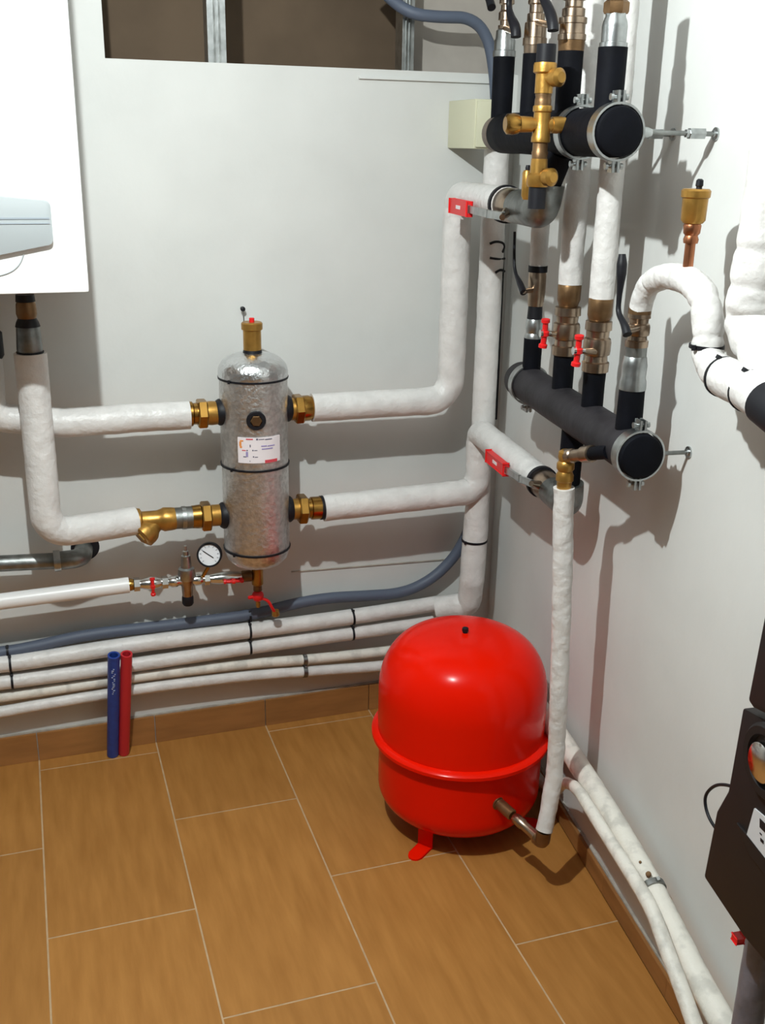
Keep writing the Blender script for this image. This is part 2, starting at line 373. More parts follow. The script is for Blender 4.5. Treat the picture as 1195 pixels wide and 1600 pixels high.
# upper right run: separator -> riser -> towards the camera along the right wall
Ra = onB(487, 637, OS); Rb = onB(703, 632, OS); Rb = Vector((onB(705, 600, OS).x, -OS, (Ra.z + Rb.z) / 2)); Rx = onB(712, 400, OS).x
UPT = onB(716, 312, OS); U0 = Vector((Rx, -OS, UPT.z + .01))
dU = TW; nU = U0.dot(NW)
UE = along(U0, dU, px=792)
rI = rad(Ra, 22.0)
pipe('insulated_pipe', 'thick white riser from the upper right separator port to the upper steel elbow', [Ra, Vector((Rx, -OS, Ra.z - .002)), U0, UE], rI, [.07, .055], wr=.045, seed=11)
La, Lb = onB(505, 794, OS), Vector((cpx - .005, -OS, onB(740, 775, OS).z))
LJ = Vector((cpx - .002, -co - .012, onB(752, 672, co).z))
nL = LJ.dot(NW); LE = along(LJ, dU, px=846)
pipe('insulated_pipe', 'thick white pipe from the lower right separator port to the lower steel elbow', [La, Vector((cpx - .012, -OS - .005, La.z + .01)), LJ + Vector((-.012, 0, 0)), LE], lambda u: rI * .98, [.055, .03], wr=.05, seed=13)
# upper left run and left boiler pipe
TLa = onB(296, 648, OS)
pipe('insulated_pipe', 'white pipe from the upper left separator port passing behind the boiler pipe', [TLa, Vector((onB(100, 660, OS).x, -OS, onB(110, 660, OS).z)), onB(-14, 652, OS), onB(-24, 520, OS)], rI * .97, [.0, .045], wr=.05, seed=17)
VO = .19
v0, v1 = onB(51, 548, VO), onB(66, 790, VO); vx = (v0.x + v1.x) / 2
S0 = onB(212, 814, OS)
pipe('insulated_pipe', 'white insulated pipe from the boiler down to the brass strainer', [Vector((vx, -VO, onB(54, 551, VO).z)), Vector((vx, -VO, S0.z + .004)), S0], rI, [.06], wr=.035, seed=19)

# ------------------------------------------------------------------ hydraulic separator
sx = onB(398, 700, .14).x; SA = Vector((sx, -OS, 0)); zs = lambda py: along(SA, UP, py=py).z
sr = rad(Vector((sx, -OS, .85)), 52.0)
z_b3, z_b2, z_b1 = zs(852), zs(722), zs(588)
sep = thing('hydraulic_separator', 'silver foil-covered cylinder with brass ports fixed to the back wall', 'hydraulic separator', Vector((sx, -OS, zs(882))))
b = N(); zb, zt = zs(884), zs(550)
prof = [(zb, .02), (zb + .004, sr * .45), (zb + .014, sr * .74), (zb + .03, sr * .93), (zb + .05, sr)] + [(zb + .05 + (z_b1 - zb - .05) * k / 12, sr * (1 + .006 * math.sin(k * 1.9))) for k in range(1, 13)]
lathe(b, Vector((sx, -OS, 0)), UP, prof, 56); part('body', b, M_foil, sep)
b = N(); hd = zt - z_b1; prof = [(z_b1 + .001, sr * 1.02)] + [(z_b1 + .012 + (hd - .012) * math.sin(a), sr * 1.02 * math.cos(a) ** .75 if a < 1.5 else .012) for a in [k * math.pi / 2 / 12 for k in range(13)]]
lathe(b, Vector((sx, -OS, 0)), UP, prof, 56); part('dome', b, mat('crinkled_foil', (.75, .76, .77), .28, 1, bump=1.0, bscale=60), sep)
for zz in (z_b1, z_b2, z_b3): band(Vector((sx, -OS, zz)), UP, sr * 1.015, sep, .005, name='black_strap')
# air vent
zv0, zv1 = zs(548), zs(503)
b = N(); lathe(b, SA, UP, [(zs(552), .024), (zv0 + .003, .022), (zv0 + .004, .015)], 24); part('gasket', b, M_rub, sep)
b = N(); rv = rad(Vector((sx, -OS, 1.1)), 14); lathe(b, SA, UP, [(zv0, rv), (zv0 + (zv1 - zv0) * .72, rv), (zv0 + (zv1 - zv0) * .75, rv * 1.18), (zv1 - .003, rv * 1.18), (zv1, rv * 1.05)], 28); av = part('air_vent', b, M_brassm, sep)
b = N(); lathe(b, SA, UP, [(zv1 - .001, .0065), (zv1 + .009, .0065), (zv1 + .010, .005)], 12); part('cap', b, M_redp, av)
# sight plug + label on the front
def cylpatch(b, pxa, pya, pxb, pyb, R, n=10):
    A = oncyl(pxa, pya, sx, -OS, R); B = oncyl(pxb, pya, sx, -OS, R); C = oncyl((pxa + pxb) / 2, pyb, sx, -OS, R)
    a0 = math.atan2(A.y + OS, A.x - sx); a1 = math.atan2(B.y + OS, B.x - sx); z0 = A.z; z1 = C.z
    vs = [[b.verts.new((sx + q * math.cos(a0 + (a1 - a0) * i / n), -OS + q * math.sin(a0 + (a1 - a0) * i / n), z)) for i in range(n + 1)] for q, z in ((R, z0), (R, z1), (R - .0015, z1), (R - .0015, z0))]
    for i in range(n):
        for k in range(4): a, c = vs[k], vs[(k + 1) % 4]; b.faces.new((a[i], a[i + 1], c[i + 1], c[i]))
b = N(); cylpatch(b, 371, 683, 437, 724, sr + .0022); lb = part('paper_label', b, M_paper, sep)
def marks(lst, m, nm):
    for x0_, y0_, x1_, y1_ in lst:
        b = N(); cylpatch(b, x0_, y0_, x1_, y1_, sr + .0027, 4); part(nm, b, m, lb)
marks([(384, 685.5, 395, 687.5), (414, 719, 433, 722.5), (378, 703, 384, 704.5)], M_inkr, 'red_print')
marks([(373.5, 690, 377, 697), (374.5, 687.5, 380, 690), (374.5, 697, 378, 700)], M_inko, 'orange_print')
marks([(400, 685.5, 403, 688), (404, 686.5, 413, 687.3), (414, 686.2, 425, 687), (394, 703, 396, 705), (397, 703.5, 402, 704.5), (380, 713, 385, 714.5), (395, 713, 397, 715), (398, 714, 403, 715), (390, 695, 391.5, 699), (385, 703, 387, 705), (390, 720, 391, 721.5)], M_ink, 'dark_print')
marks([(408, 696.5, 417, 698), (418, 696, 429, 697), (409, 701, 426, 702), (384, 706, 387.5, 714)], M_inkv, 'violet_print')
P = oncyl(400, 657, sx, -OS, sr); dn = Vector((P.x - sx, P.y + OS, 0)).normalized()
b = N(); rp = rad(P, 15.5); lathe(b, P - dn * .006, dn, [(0, rp * .9), (.010, rp), (.013, rp * .9), (.013, rp * .6), (.006, rp * .55)], 28); part('collar', b, M_rub, sep)
b = N(); lathe(b, P - dn * .004, dn, [(0, rp * .6), (.012, rp * .6), (.014, rp * .5)], hexa=True); part('plug', b, M_brassd, sep)
for px, py, sg in ((343, 644, -1), (446, 638, 1), (352, 805, -1), (452, 795, 1)):
    C_ = onB(px, py, OS); b = N(); rr = rad(C_, 20); Q = Vector((sx + sg * sr * .9, -OS, C_.z))
    lathe(b, Q, X * sg, [(0, rr * 1.05), (.012, rr * 1.05), (.019, rr * .9), (.02, rr * .6)], 28); part('collar', b, M_rub, sep)
# wall nub
t = thing('wall_pin', 'small black-headed pin with wire above the separator', 'pin', onB(376, 481)); P = onB(377, 481)
b = N(); lathe(b, P, -Y, [(-.01, .003), (.014, .003), (.016, .006), (.022, .006), (.024, .003)], 14); part('head', b, M_rub, t)
b = N(); sweep(b, [P + Vector((.002, -.012, 0)), P + Vector((.003, -.012, -.045)), P + Vector((.01, -.015, -.075))], .0009, 6, .01); part('wire', b, M_iron, t)

# brass unions on the four ports
def hfit(name, label, y0, y1, x0_, x1_, specs, cat='pipe fitting', group=None):
    A = onB(x0_, y0, OS); B = onB(x1_, y1, OS); return fit(name, label, cat, A, (B - A), specs, 'px', group)
ug = 'brass unions on the separator'
hfit('union_fitting', 'brass union on the upper left port of the separator', 647, 645, 292, 340, [
    ('tail', M_brass, [(289, 19), (300, 19.5), (302, 17), (312, 17)]), ('nut', M_brass, [(308, 22), (310, 24), (321, 24), (323, 22)], 'hex'), ('body', M_brassm, [(320, 18), (330, 19), (341, 18)])], group=ug)
hfit('union_fitting', 'brass union on the upper right port of the separator', 640, 637, 448, 488, [
    ('body', M_brassm, [(449, 17), (462, 18)]), ('nut', M_brass, [(459, 22), (461, 24), (471, 24), (473, 22)], 'hex'), ('tail', M_brass, [(471, 20), (482, 20), (486, 18), (490, 18)])], group=ug)
hfit('union_fitting', 'brass union on the lower right port of the separator', 796, 793, 452, 506, [
    ('body', M_brassm, [(452, 16), (468, 17)]), ('nut', M_brass, [(465, 22), (467, 24), (477, 24), (479, 22)], 'hex'), ('tail', M_brass, [(477, 15), (485, 16), (486, 18), (500, 18), (501, 16)]), ('seal', M_rub, [(500, 19), (507, 19)])], group=ug)
hfit('union_fitting', 'brass union on the lower left port beside the grey coupling', 808, 804, 298, 352, [
    ('tail', M_brass, [(300, 18), (313, 19), (314, 16)]), ('nut', M_brass, [(314, 22), (316, 24), (327, 24), (329, 22)], 'hex'), ('body', M_brassm, [(327, 17), (345, 17)])], group=ug)
hfit('pipe_coupling', 'grey steel coupling between strainer and lower left union', 810, 808, 272, 302, [
    ('barrel', M_iron, [(273, 17), (284, 17)]), ('ring', M_steel, [(284, 18.5), (290, 18.5)]), ('collar', M_iron, [(290, 17.5), (302, 17.5)])])
yt = hfit('y_strainer', 'cast brass Y-strainer at the lower end of the boiler pipe', 815, 810, 208, 275, [
    ('body', M_brassm, [(208, 19), (212, 21), (219, 20), (222, 15), (245, 15), (252, 17), (256, 19), (270, 18), (274, 17)])], 'strainer')
A = onB(248, 814, OS); Bq = onB(222, 838, OS + .02); b = N(); L = (Bq - A).length
lathe(b, A, Bq - A, [(0, .018), (L * .35, .022), (L * .55, .030), (L * .7, .032), (L * .98, .032), (L * 1.05, .026)], 24); part('leg', b, M_brassm, yt)
b = N(); lathe(b, A, Bq - A, [(L * 1.04, .019), (L * 1.13, .018)], hexa=True); part('cap', b, M_brassm, yt)

# ------------------------------------------------------------------ boiler
BO = .48; bx1 = onB(140, 457, BO).x; bz0 = onB(140, 457, BO).z; bx0 = bx1 - .45; bz1 = 2.08
bo = thing('boiler', 'white wall-hung boiler with light grey control panel', 'boiler', ((bx0 + bx1) / 2, 0, bz0))
b = N(); box(b, Vector(((bx0 + bx1) / 2, -BO / 2, (bz0 + bz1) / 2)), X * ((bx1 - bx0) / 2), Y * (BO / 2 - .0005), UP * ((bz1 - bz0) / 2), .006); part('casing', b, M_white, bo)
pa, pb_ = onB(82, 309, BO), onB(80, 388, BO); b = N()
zt_, zb_ = onB(82, 312, BO).z, onB(80, 383, BO).z; xr = onB(81, 350, BO).x; xl = bx0 + .03
poly = []
yy = -BO
def rc_(cx_, cz_, a0, a1, r_): return [Vector((cx_ + r_ * math.cos(a0 + (a1 - a0) * k / 6), yy, cz_ + r_ * math.sin(a0 + (a1 - a0) * k / 6))) for k in range(7)]
poly += rc_(xr - .012, zt_ - .012, math.pi / 2, 0, .012) + rc_(xr - .012, zb_ + .012, 0, -math.pi / 2, .012)
zl2 = onB(0, 398, BO).z; xz = onB(0, 398, BO).x
poly += [Vector((xz, yy, zl2)), Vector(((xl + xr) / 2 - .02, yy, zl2 - .004)), Vector((xl, yy, zb_)), Vector((xl, yy, zt_)), Vector(((xl + xr) / 2, yy, onB(0, 298, BO).z))]
prism(b, poly, Vector((0, -.012, 0)), .002); cpn = part('control_panel', b, M_panel, bo, angle=30)
b = N(); q1, q2 = onB(80, 341, BO + .013), onB(78, 349, BO + .013)
for zz, hh in ((q1.z, .0016), (q2.z, .001)): box(b, Vector(((xl + xr) / 2, -BO - .0125, zz)), X * ((xr - xl) / 2 - .004), Y * .001, UP * hh)
part('trim_line', b, M_line, cpn, False)
b = N(); arc = [onB(x, y, BO + .001) for x, y in ((37, 398), (32, 412), (20, 424), (0, 431), (-25, 434), (-60, 430))]; sweep(b, smoothpath(arc, 3), .0012, 8, .004); part('embossed_curve', b, M_panel, bo)
vb = fit('boiler_valve', 'brass valve with grey union under the boiler, above the white pipe', 'valve', Vector((vx, -VO, onB(51, 545, VO).z)), UP, [
    ('insulation_ring', M_rub, [(556, 20), (549, 21)]), ('union_nut', M_iron, [(549, 19), (546, 20), (513, 18), (509, 17)]), ('collar', M_rub, [(510, 19), (503, 17), (497, 14)]), ('body', M_brassd, [(497, 14), (490, 16), (475, 15), (470, 13)]), ('top_nut', M_rub, [(471, 15), (460, 14)])])
fit('boiler_valve', 'dark valve at the left photo edge under the boiler', 'valve', Vector((onB(-20, 520, OS).x, -OS, onB(-20, 560, OS).z)), UP, [
    ('union_nut', M_rub, [(560, 19), (555, 22), (520, 22), (516, 18)]), ('body', M_brassd, [(516, 15), (470, 15), (440, 13)])])

# ------------------------------------------------------------------ galvanised elbow pipe out of the wall (lower left)
DO = .085; g0, g1 = onB(-10, 881, DO), onB(118, 874, DO)
ga = thing('steel_waste_pipe', 'galvanised steel pipe elbowing into a round hole in the wall', 'pipe', g1)
b = N(); sweep(b, fillet([ext(g0, xk), g0, onB(92, 876, DO)], 0), rad(g0, 13), 24, .02); part('tube', b, M_iron, ga)
b = N(); e2 = onB(131, 858, .0); sweep(b, fillet([onB(86, 877, DO), onB(128, 872, DO), e2 + Vector((0, .0, .0))], .045), rad(g0, 15), 24, .006); part('elbow', b, M_iron, ga)
b = N(); lathe(b, onB(84, 877, DO), X, [(0, rad(g0, 17)), (.016, rad(g0, 17))]); part('coupling', b, M_steel, ga)
b = N(); lathe(b, onB(133, 855, 0), -Y, [(-.01, .036), (.0012, .036)], 32); part('wall_hole', b, M_rub, ga)

# ------------------------------------------------------------------ filling line under the separator
FO = .1; fz = onB(300, 905, FO).z; FA = Vector((onB(200, 913, FO).x, -FO, onB(200, 914, FO).z)); FB = onB(400, 899, FO); FD = FB - FA
pipe('water_pipe', 'bare white plastic water pipe ending at the chrome filling valve', [ext(onB(0, 940, FO), xk), onB(0, 940, FO), FA + X * .002], rad(FA, 12.5), 0, M_pvc, 0, hollow=.7)
def ff(name, label, cat, specs, group=None): return fit(name, label, cat, FA, FD, specs, 'px', group)
v1_ = ff('ball_valve', 'chrome ball valve with upright red butterfly handle at the white pipe end', 'valve', [
    ('brass_ring', M_brass, [(199, 9), (203, 10), (208, 9)]), ('nut', M_chrome, [(208, 8), (209, 11), (218, 11), (219, 8)], 'hex'), ('body', M_chrome, [(219, 7), (226, 9), (236, 11), (246, 9), (252, 7)]), ('nut', M_chrome, [(252, 8), (253, 10), (262, 10), (263, 7)], 'hex')], 'chrome filling line valves')
def butterfly(P, u, nrm, L, parent, r=.0045, stem=True, material=None, bow=.3):
    u = u.normalized(); nrm = nrm.normalized(); b = N()
    pts = [P + u * (L * k / 8) + nrm * (L * bow * (1 - (k / 8) ** 2) * .4) for k in range(-8, 9)]
    sweep(b, pts, lambda q: r * (1.45 if abs(q - .5) > .36 else (1.5 if abs(q - .5) < .1 else .95)), 12, L / 14)
    h = part('handle', b, material or M_redp, parent)
    b = N(); lathe(b, P - nrm * L * .5, nrm, [(0, r * .8), (L * .62, r * .8), (L * .63, r * 1.3), (L * .8, r * 1.3)], 12); part('stem', b, M_chrome, parent)
FP = lambda px: along(FA, FD.normalized(), px=px)
fcam = lambda P: ((CAM - P) * 1).normalized()
butterfly(FP(237) + Vector((0, -.022, 0)), UP, -Y, .024, v1_)
prv = ff('pressure_reducer', 'chrome pressure reducing valve with black bottom cap under the strainer', 'valve', [
    ('body', M_chrome, [(262, 6), (268, 9), (276, 9), (279, 7), (300, 7), (306, 9), (312, 9), (318, 6)])])
q = FP(292); 
def vlathe(parent, name, P, lst, m, seg=24):
    b = N(); pr = sorted([((along(P, UP, py=py).z - P.z), rad(P, rp)) for py, rp in lst], key=lambda e: e[0]); lathe(b, P, UP, pr, seg); return part(name, b, m, parent)
vlathe(prv, 'bonnet', q, [(853, 2.2), (860, 2.6), (861, 4.4), (867, 4.6), (868, 7), (886, 8.5), (888, 12.5), (898, 14), (905, 12)], M_steel)
vlathe(prv, 'bowl', q, [(903, 11), (912, 11), (915, 9), (932, 8)], M_nickel); vlathe(prv, 'cap', q, [(930, 8), (933, 9), (942, 9), (945, 7)], M_rub)
G = onB(327, 867, .115); ga_ = thing('pressure_gauge', 'round white-faced pressure gauge with black rim on the filling line', 'gauge', G)
gd = (Vector((-.25, -1, .25))).normalized(); rg = rad(G, 19.5); b = N(); lathe(b, G - gd * .02, gd, [(0, rg * .9), (.003, rg), (.024, rg), (.026, rg * .97), (.026, rg * .86), (.021, rg * .84)], 36); part('case', b, M_rub, ga_)
b = N(); lathe(b, G - gd * .02, gd, [(.02, rg * .86), (.0225, rg * .86)], 36); dial = part('dial', b, M_glass, ga_)
gu, gv = frame(gd); gR = gd.cross(UP).normalized() * -1; gU = gd.cross(gR).normalized(); gU = gU if gU.z > 0 else -gU; gR = gR if gR.x > 0 else -gR
b = N(); Pc = G + gd * .0035; nd = (gR * .8 - gU * .55).normalized(); box(b, Pc - nd * rg * .1, nd * rg * .5, gd.cross(nd) * .0011, gd * .0006); part('needle', b, M_rub, dial, False)
b = N()
for k in range(11):
    a = math.radians(225 - 27 * k); dd = gR * math.cos(a) + gU * math.sin(a); box(b, Pc + dd * rg * .70, dd * rg * .07, gd.cross(dd) * .0005, gd * .0004)
part('scale_marks', b, M_ink, dial, False)
b = N(); sweep(b, [G - gd * .01 - gU * rg * .8, FP(316) + Vector((0, -.002, .006))], .005, 12, .01); part('stem', b, M_brass, ga_)
v2_ = ff('ball_valve', 'chrome ball valve with flat red handle right of the gauge', 'valve', [
    ('nut', M_chrome, [(318, 8), (319, 9.5), (327, 9.5), (328, 7)], 'hex'), ('body', M_chrome, [(328, 7), (338, 9), (350, 10), (360, 10), (372, 9), (378, 7)]), ('brass_end', M_brassd, [(377, 8), (379, 9), (392, 9), (393, 6)])], 'chrome filling line valves')
butterfly(FP(362) + Vector((0, -.022, -.002)), FD, -Y, .025, v2_)
dv = thing('drain_valve', 'brass drain cock with red cap and hanging strap under the separator', 'valve', FP(403))
q = FP(402); vlathe(dv, 'gasket', q, [(881, 9), (887, 9)], M_rub); vlathe(dv, 'tee', q, [(886, 7), (888, 9), (912, 9), (915, 6)], M_brassm); vlathe(dv, 'nut', q, [(914, 6.5), (922, 7)], M_brassd)
P = along(q, UP, py=931); b = N(); bmesh.ops.create_uvsphere(b, u_segments=16, v_segments=10, radius=rad(P, 9.5), matrix=Matrix.Translation(P)); part('cap', b, M_redp, dv)
b = N(); lathe(b, P, Vector((-1, -.2, 0)), [(0, .006), (.026, .005), (.028, .003)], 12); part('knob', b, M_redp, dv)
b = N(); lathe(b, P, -UP, [(0, .007), (.026, .0065), (.033, .005)], 14); part('spout', b, M_brassm, dv)
e = onB(430, 958, FO); b = N(); sweep(b, smoothpath([P + Vector((.008, -.006, -.005)), onB(419, 938, FO + .01), onB(425, 950, FO + .01), e], 2), .0042, 10, .005); st = part('strap', b, M_redp, dv)
b = N(); lathe(b, e + Vector((0, 0, .008)), -UP + X * .1, [(0, .010), (.014, .011), (.017, .008)], 14); part('blanking_cap', b, M_brassm, dv)

# ------------------------------------------------------------------ blue and red tubes standing on the floor
def tube(pb, pt, rp, m, lab, name):
    base = onF(*pb); base.y = min(base.y, -.035); top = onB(*pt, .125); top.x += 0
    base = Vector((onF(*pb).x, -.045, .0)); r_ = rad(top, rp); d = (top - base).normalized()
    base.z = r_ * math.sqrt(max(0, 1 - d.z ** 2)) + .001
    t = thing(name, lab, 'pipe', base, 'coloured tube ends on the floor'); b = N(); n = 24; u, v = frame(d); L = (top - base).length
    rings(b, [[base + d * t_ + (u * math.cos(2 * math.pi * i / n) + v * math.sin(2 * math.pi * i / n)) * q for i in range(n)] for t_, q in ((0, r_), (L * .5, r_), (L, r_), (L, r_ * .70), (L - .12, r_ * .6))])
    part('tube', b, m, t); return t, base, top, r_, d
t, bb_, tt_, r_, d = tube((173, 1160), (178, 1024), 9.5, M_blue, 'blue plastic tube end leaning against the low white pipes', 'floor_tube')
b = N(); cd = (CAM - tt_).normalized(); cd = (cd - d * cd.dot(d)).normalized(); sd = d.cross(cd)
random.seed(9)
for k in range(16):
    P = tt_ - d * (.035 + .0055 * k) + sd * random.uniform(-.004, .004) + cd * (r_ - .0008); box(b, P, d * .0012, sd * random.uniform(.0012, .003), cd * .0009)
part('worn_print', b, mat('pale_print', (.35, .42, .6), .6), t, False)
tube((190, 1158), (198, 1022), 9, M_rtube, 'red plastic tube end standing right of the blue tube', 'floor_tube')

# ------------------------------------------------------------------ red expansion vessel
tx, ty, tR = -.3285, -.578, .2025
tk = thing('expansion_vessel', 'large glossy red expansion tank on short feet in the room corner', 'expansion vessel', (tx, ty, 0)); TC = Vector((tx, ty, 0))
def ell(z0, z1, r0, pw_, n=14, up=True):
    o = []
    for k in range(n + 1):
        a = k / n * math.pi / 2; o.append((z0 + (z1 - z0) * math.sin(a), max(.004, r0 * math.cos(a) ** pw_)))
    return o
zbnd = .250; ztop = .512; zbot = .036
b = N(); low_ = ell(.115, zbot, tR * .985, .5)[::-1]; lathe(b, TC, UP, low_ + [(.2, tR * .985), (zbnd, tR * .985)], 72); part('lower_shell', b, M_red, tk, angle=60)
b = N(); lathe(b, TC, UP, [(zbnd, tR)] + ell(.365, ztop, tR, .54, 22), 72); part('upper_shell', b, M_red, tk, angle=60)
b = N(); lathe(b, TC, UP, [(zbnd - .010, tR * .985), (zbnd - .008, tR + .011), (zbnd - .004, tR + .015), (zbnd + .004, tR + .015), (zbnd + .008, tR + .011), (zbnd + .012, tR * 1.0)], 72); part('clamp_ring', b, M_red, tk)
b = N(); P = Vector((tx, ty, ztop)); lathe(b, P, UP, [(-.006, .006), (.004, .006), (.005, .008), (.012, .0075), (.014, .004)], 14); part('valve_cap', b, M_rub, tk)
for fp in ((658, 1329), (836, 1288), None):
    Q = onF(*fp) if fp else Vector((tx, ty + .19, 0)); dr = (Q - TC).normalized(); Q = TC + dr * .185; sd = dr.cross(UP)
    b = N(); box(b, TC + dr * .150 + UP * .0475, dr * .0015, sd * .020, UP * .045); box(b, Q - dr * .012 + UP * .0025, dr * .022, sd * .017, UP * .0024, .0015)
    lathe(b, Q + dr * .010 + UP * .0001, UP, [(0, .017), (.0042, .017)], 20); part('foot', b, M_red, tk)
# connection at the tank
P0 = oncyl(780, 1250, tx, ty, tR * .98); P0.z = .163; P1 = Vector((-.268, -.915, .150))
P0 = Vector((P0.x, P0.y, .165)); dp = P1 - P0; L = dp.length
tc = thing('tank_connector', 'bronze and steel elbow connector from red tank to white pipe', 'pipe fitting', P1)
b = N(); lathe(b, P0 - dp * .08, dp, [(0, .017), (.012, .017), (.013, .0135), (L * .38, .0135), (L * .4, .011)]); part('adapter', b, M_brassd, tc)
b = N(); lathe(b, P0, dp, [(L * .36, .010), (L * .4, .0125), (L * .55, .0125), (L * .57, .0108), (L * .75, .0108), (L * .9, .013)]); part('nipple', b, M_nickel, tc)
# pipe from lower header to tank connector
EX = onW(881, 760, .167); ex_mid = along(EX, UP, py=1130)
nb_ = P1.dot(NW); pt_ = [onW(x, y, n_) for x, y, n_ in ((881, 762, .167), (878.5, 900, .155), (876, 1000, .147), (873, 1100, .141), (868, 1190, .137), (861, 1245, .145), (850, 1297, nb_))]
b = N(); sweep(b, fillet([P0 + dp * .88, P1, pt_[-1]], .018), .0165, 20, .004); part('elbow', b, M_brassd, tc)
b = N(); eo = thing('insulated_pipe', 'long wrinkled white pipe hanging from the lower header to the red tank', 'pipe', P1)
rE = rad(pt_[1], 16.0); sweep(b, smoothpath(pt_, 2), lambda u: rE * (1 - .13 * u), 26, .005, .12, 31, .62); part('insulation', b, M_ins, eo)

# ------------------------------------------------------------------ headers on the right wall
def header(name, lab, n, zpx_r, s_l, label_r, rr, m, endm):
    R_ = onW(*zpx_r, n); sR = R_.dot(TW); z = R_.z; t = thing(name, lab, 'pipe manifold', S((s_l + sR) / 2, n, z - rr))
    b = N(); L = sR - s_l; lathe(b, S(s_l, n, z), TW, [(-.006, rr * .55), (0, rr * .93)] + [(.004 + (L - .008) * k / 10, rr * (1 + .012 * math.sin(k * 2.3))) for k in range(11)] + [(L, rr * .99)], 44); part('barrel', b, m, t)
    b = N(); lathe(b, S(sR - .004, n, z), TW, [(0, rr * .99), (.006, rr * .985), (.010, rr * .93), (.012, rr * .8)], 44); part('end_cap', b, M_black, t)
    return sR, z, t
def clamp(lab, s, n, z, rr, wallrod=True, up=1):
    t = thing('pipe_clamp', lab, 'pipe clamp', S(s, 0, z), 'steel clamps holding the headers'); C_ = S(s, n, z); u = NW; b = N(); seg = 40; R = []
    for tt, q in ((-.012, rr), (-.012, rr + .0035), (.012, rr + .0035), (.012, rr)): R.append([C_ + TW * tt + (NW * math.cos(2 * math.pi * i / seg) + UP * math.sin(2 * math.pi * i / seg)) * q for i in range(seg)])
    R.append(R[0]); rings(b, R, False, False); part('band', b, M_steel, t)
    for sg in (1, -1):
        b = N()
        for o in (-.0045, .0045): box(b, C_ + UP * sg * (rr + .010) + NW * o, NW * .0015, TW * .011, UP * .010, .001)
        part('lug', b, M_steel, t, False)
        b = N(); lathe(b, C_ + UP * sg * (rr + .011) - NW * .016, NW, [(0, .005), (.005, .005), (.0051, .003), (.026, .003), (.0261, .0055), (.031, .0055)], 12); part('bolt', b, M_steel, t)
    if wallrod:
        b = N(); lathe(b, S(s, 0, z), NW, [(0, .004), (n - rr, .004)], 12); part('rod', b, M_iron, t)
        b = N(); lathe(b, S(s, 0, z), NW, [(0, .011), (.003, .011), (.0031, .006), (.007, .006)], 16); part('wall_washer', b, M_steel, t)
        if n - rr > .1:
            b = N(); lathe(b, S(s, 0, z), NW, [(.022, .006), (.0225, .0095), (.05, .0095), (.0505, .007), (.056, .007)], hexa=True); part('sleeve_nut', b, M_steel, t)
            b = N(); lathe(b, S(s, 0, z), NW, [(n - rr - .02, .006), (n - rr - .012, .009), (n - rr + .002, .009)], 14); part('boss', b, M_steel, t)
nU_, nL_ = .18, .10
rU, rL = .0405, .0415
sU, zU, hu = header('manifold', 'upper black header pipe across the right wall', nU_, (967, 206), .46, '', rU, M_black, M_black)
sL, zL, hl = header('manifold', 'lower charcoal header pipe sloping toward the camera below the red handles', nL_, (1001, 713), .44, '', rL, M_char, M_black)
clamp('steel clamp around the near end of the upper header with wall rod', sU - .012, nU_, zU, rU + .002)
s2 = along(S(0, nU_, zU), TW, px=906).dot(TW); clamp('steel clamp on the upper header, second from its near end', s2, nU_, zU, rU + .002)
clamp('steel clamp around the near end of the lower header', sL - .012, nL_, zL, rL + .002)
clamp('steel clamp at the far end of the lower header', .50, nL_, zL, rL + .002)
# end face of the upper header's far end: brown capped stub
b = N(); lathe(b, S(.452, nU_, zU), -TW, [(0, rU * .95), (.03, rU * .93), (.045, rU * .8), (.052, rU * .4)], 32); part('stub_end', b, mat('taupe_foam', (.16, .125, .10), .6), hu)

# vertical connections: name, label, axis frame point, specs
def vcol(name, lab, cat, s, n, specs, group=None, zbase=0):
    return fit(name, lab, cat, S(s, n, zbase), UP, specs, 'py', group)
sat = lambda px, py, n: onW(px, py, n).dot(TW)
F1, F2, F3, F4 = sat(835, 500, nL_), sat(886, 500, nL_), sat(936, 500, nL_), sat(998, 500, nL_)
def rebase(t): pass
z5 = onW(886, 500, nL_).z
def ribs(y0, y1, r):  # ribbed valve body
    h = (y1 - y0); return [(y0 + h * a, r * q) for a, q in ((0, .78), (.02, .96), (.18, .98), (.2, .84), (.32, .80), (.35, .95), (.42, 1), (.58, 1), (.65, .95), (.67, .8), (.78, .84), (.8, .98), (.97, .96), (1, .78))]
fg = 'valves on the lower header'
h1 = vcol('header_valve', 'bronze valve at the far left end of the lower header, silver union below', 'valve', F1, nL_, [
    ('tail_pipe', M_black, [(528, 14.5), (590, 14)]), ('union_nut', M_steel, [(496, 11), (500, 13), (512, 14), (520, 12), (524, 14), (530, 14)]), ('neck', M_rub, [(476, 11), (498, 12)]), ('body', M_nickel, [(424, 13), (430, 14), (455, 14), (478, 12)]), ('collar', M_rub, [(415, 15), (425, 15)])], fg, z5)
h2_ = vcol('header_valve', 'bronze valve with red butterfly handle, second on the lower header', 'valve', F2, nL_, [
    ('tail_pipe', M_black, [(552, 16.5), (625, 16)]), ('body', M_nickel, ribs(478, 556, 21)), ('union_nut', M_brassd, [(443, 17), (446, 18.5), (468, 18), (474, 16), (480, 14)])], fg, z5)
h3_ = vcol('header_valve', 'bronze valve with red butterfly handle, third on the lower header', 'valve', F3, nL_, [
    ('tail_pipe', M_black, [(575, 18), (600, 17), (668, 17)]), ('body', M_nickel, ribs(500, 582, 21.5)), ('union_nut', M_brassd, [(464, 18), (468, 19.5), (492, 19), (498, 17), (502, 15)])], fg, z5)
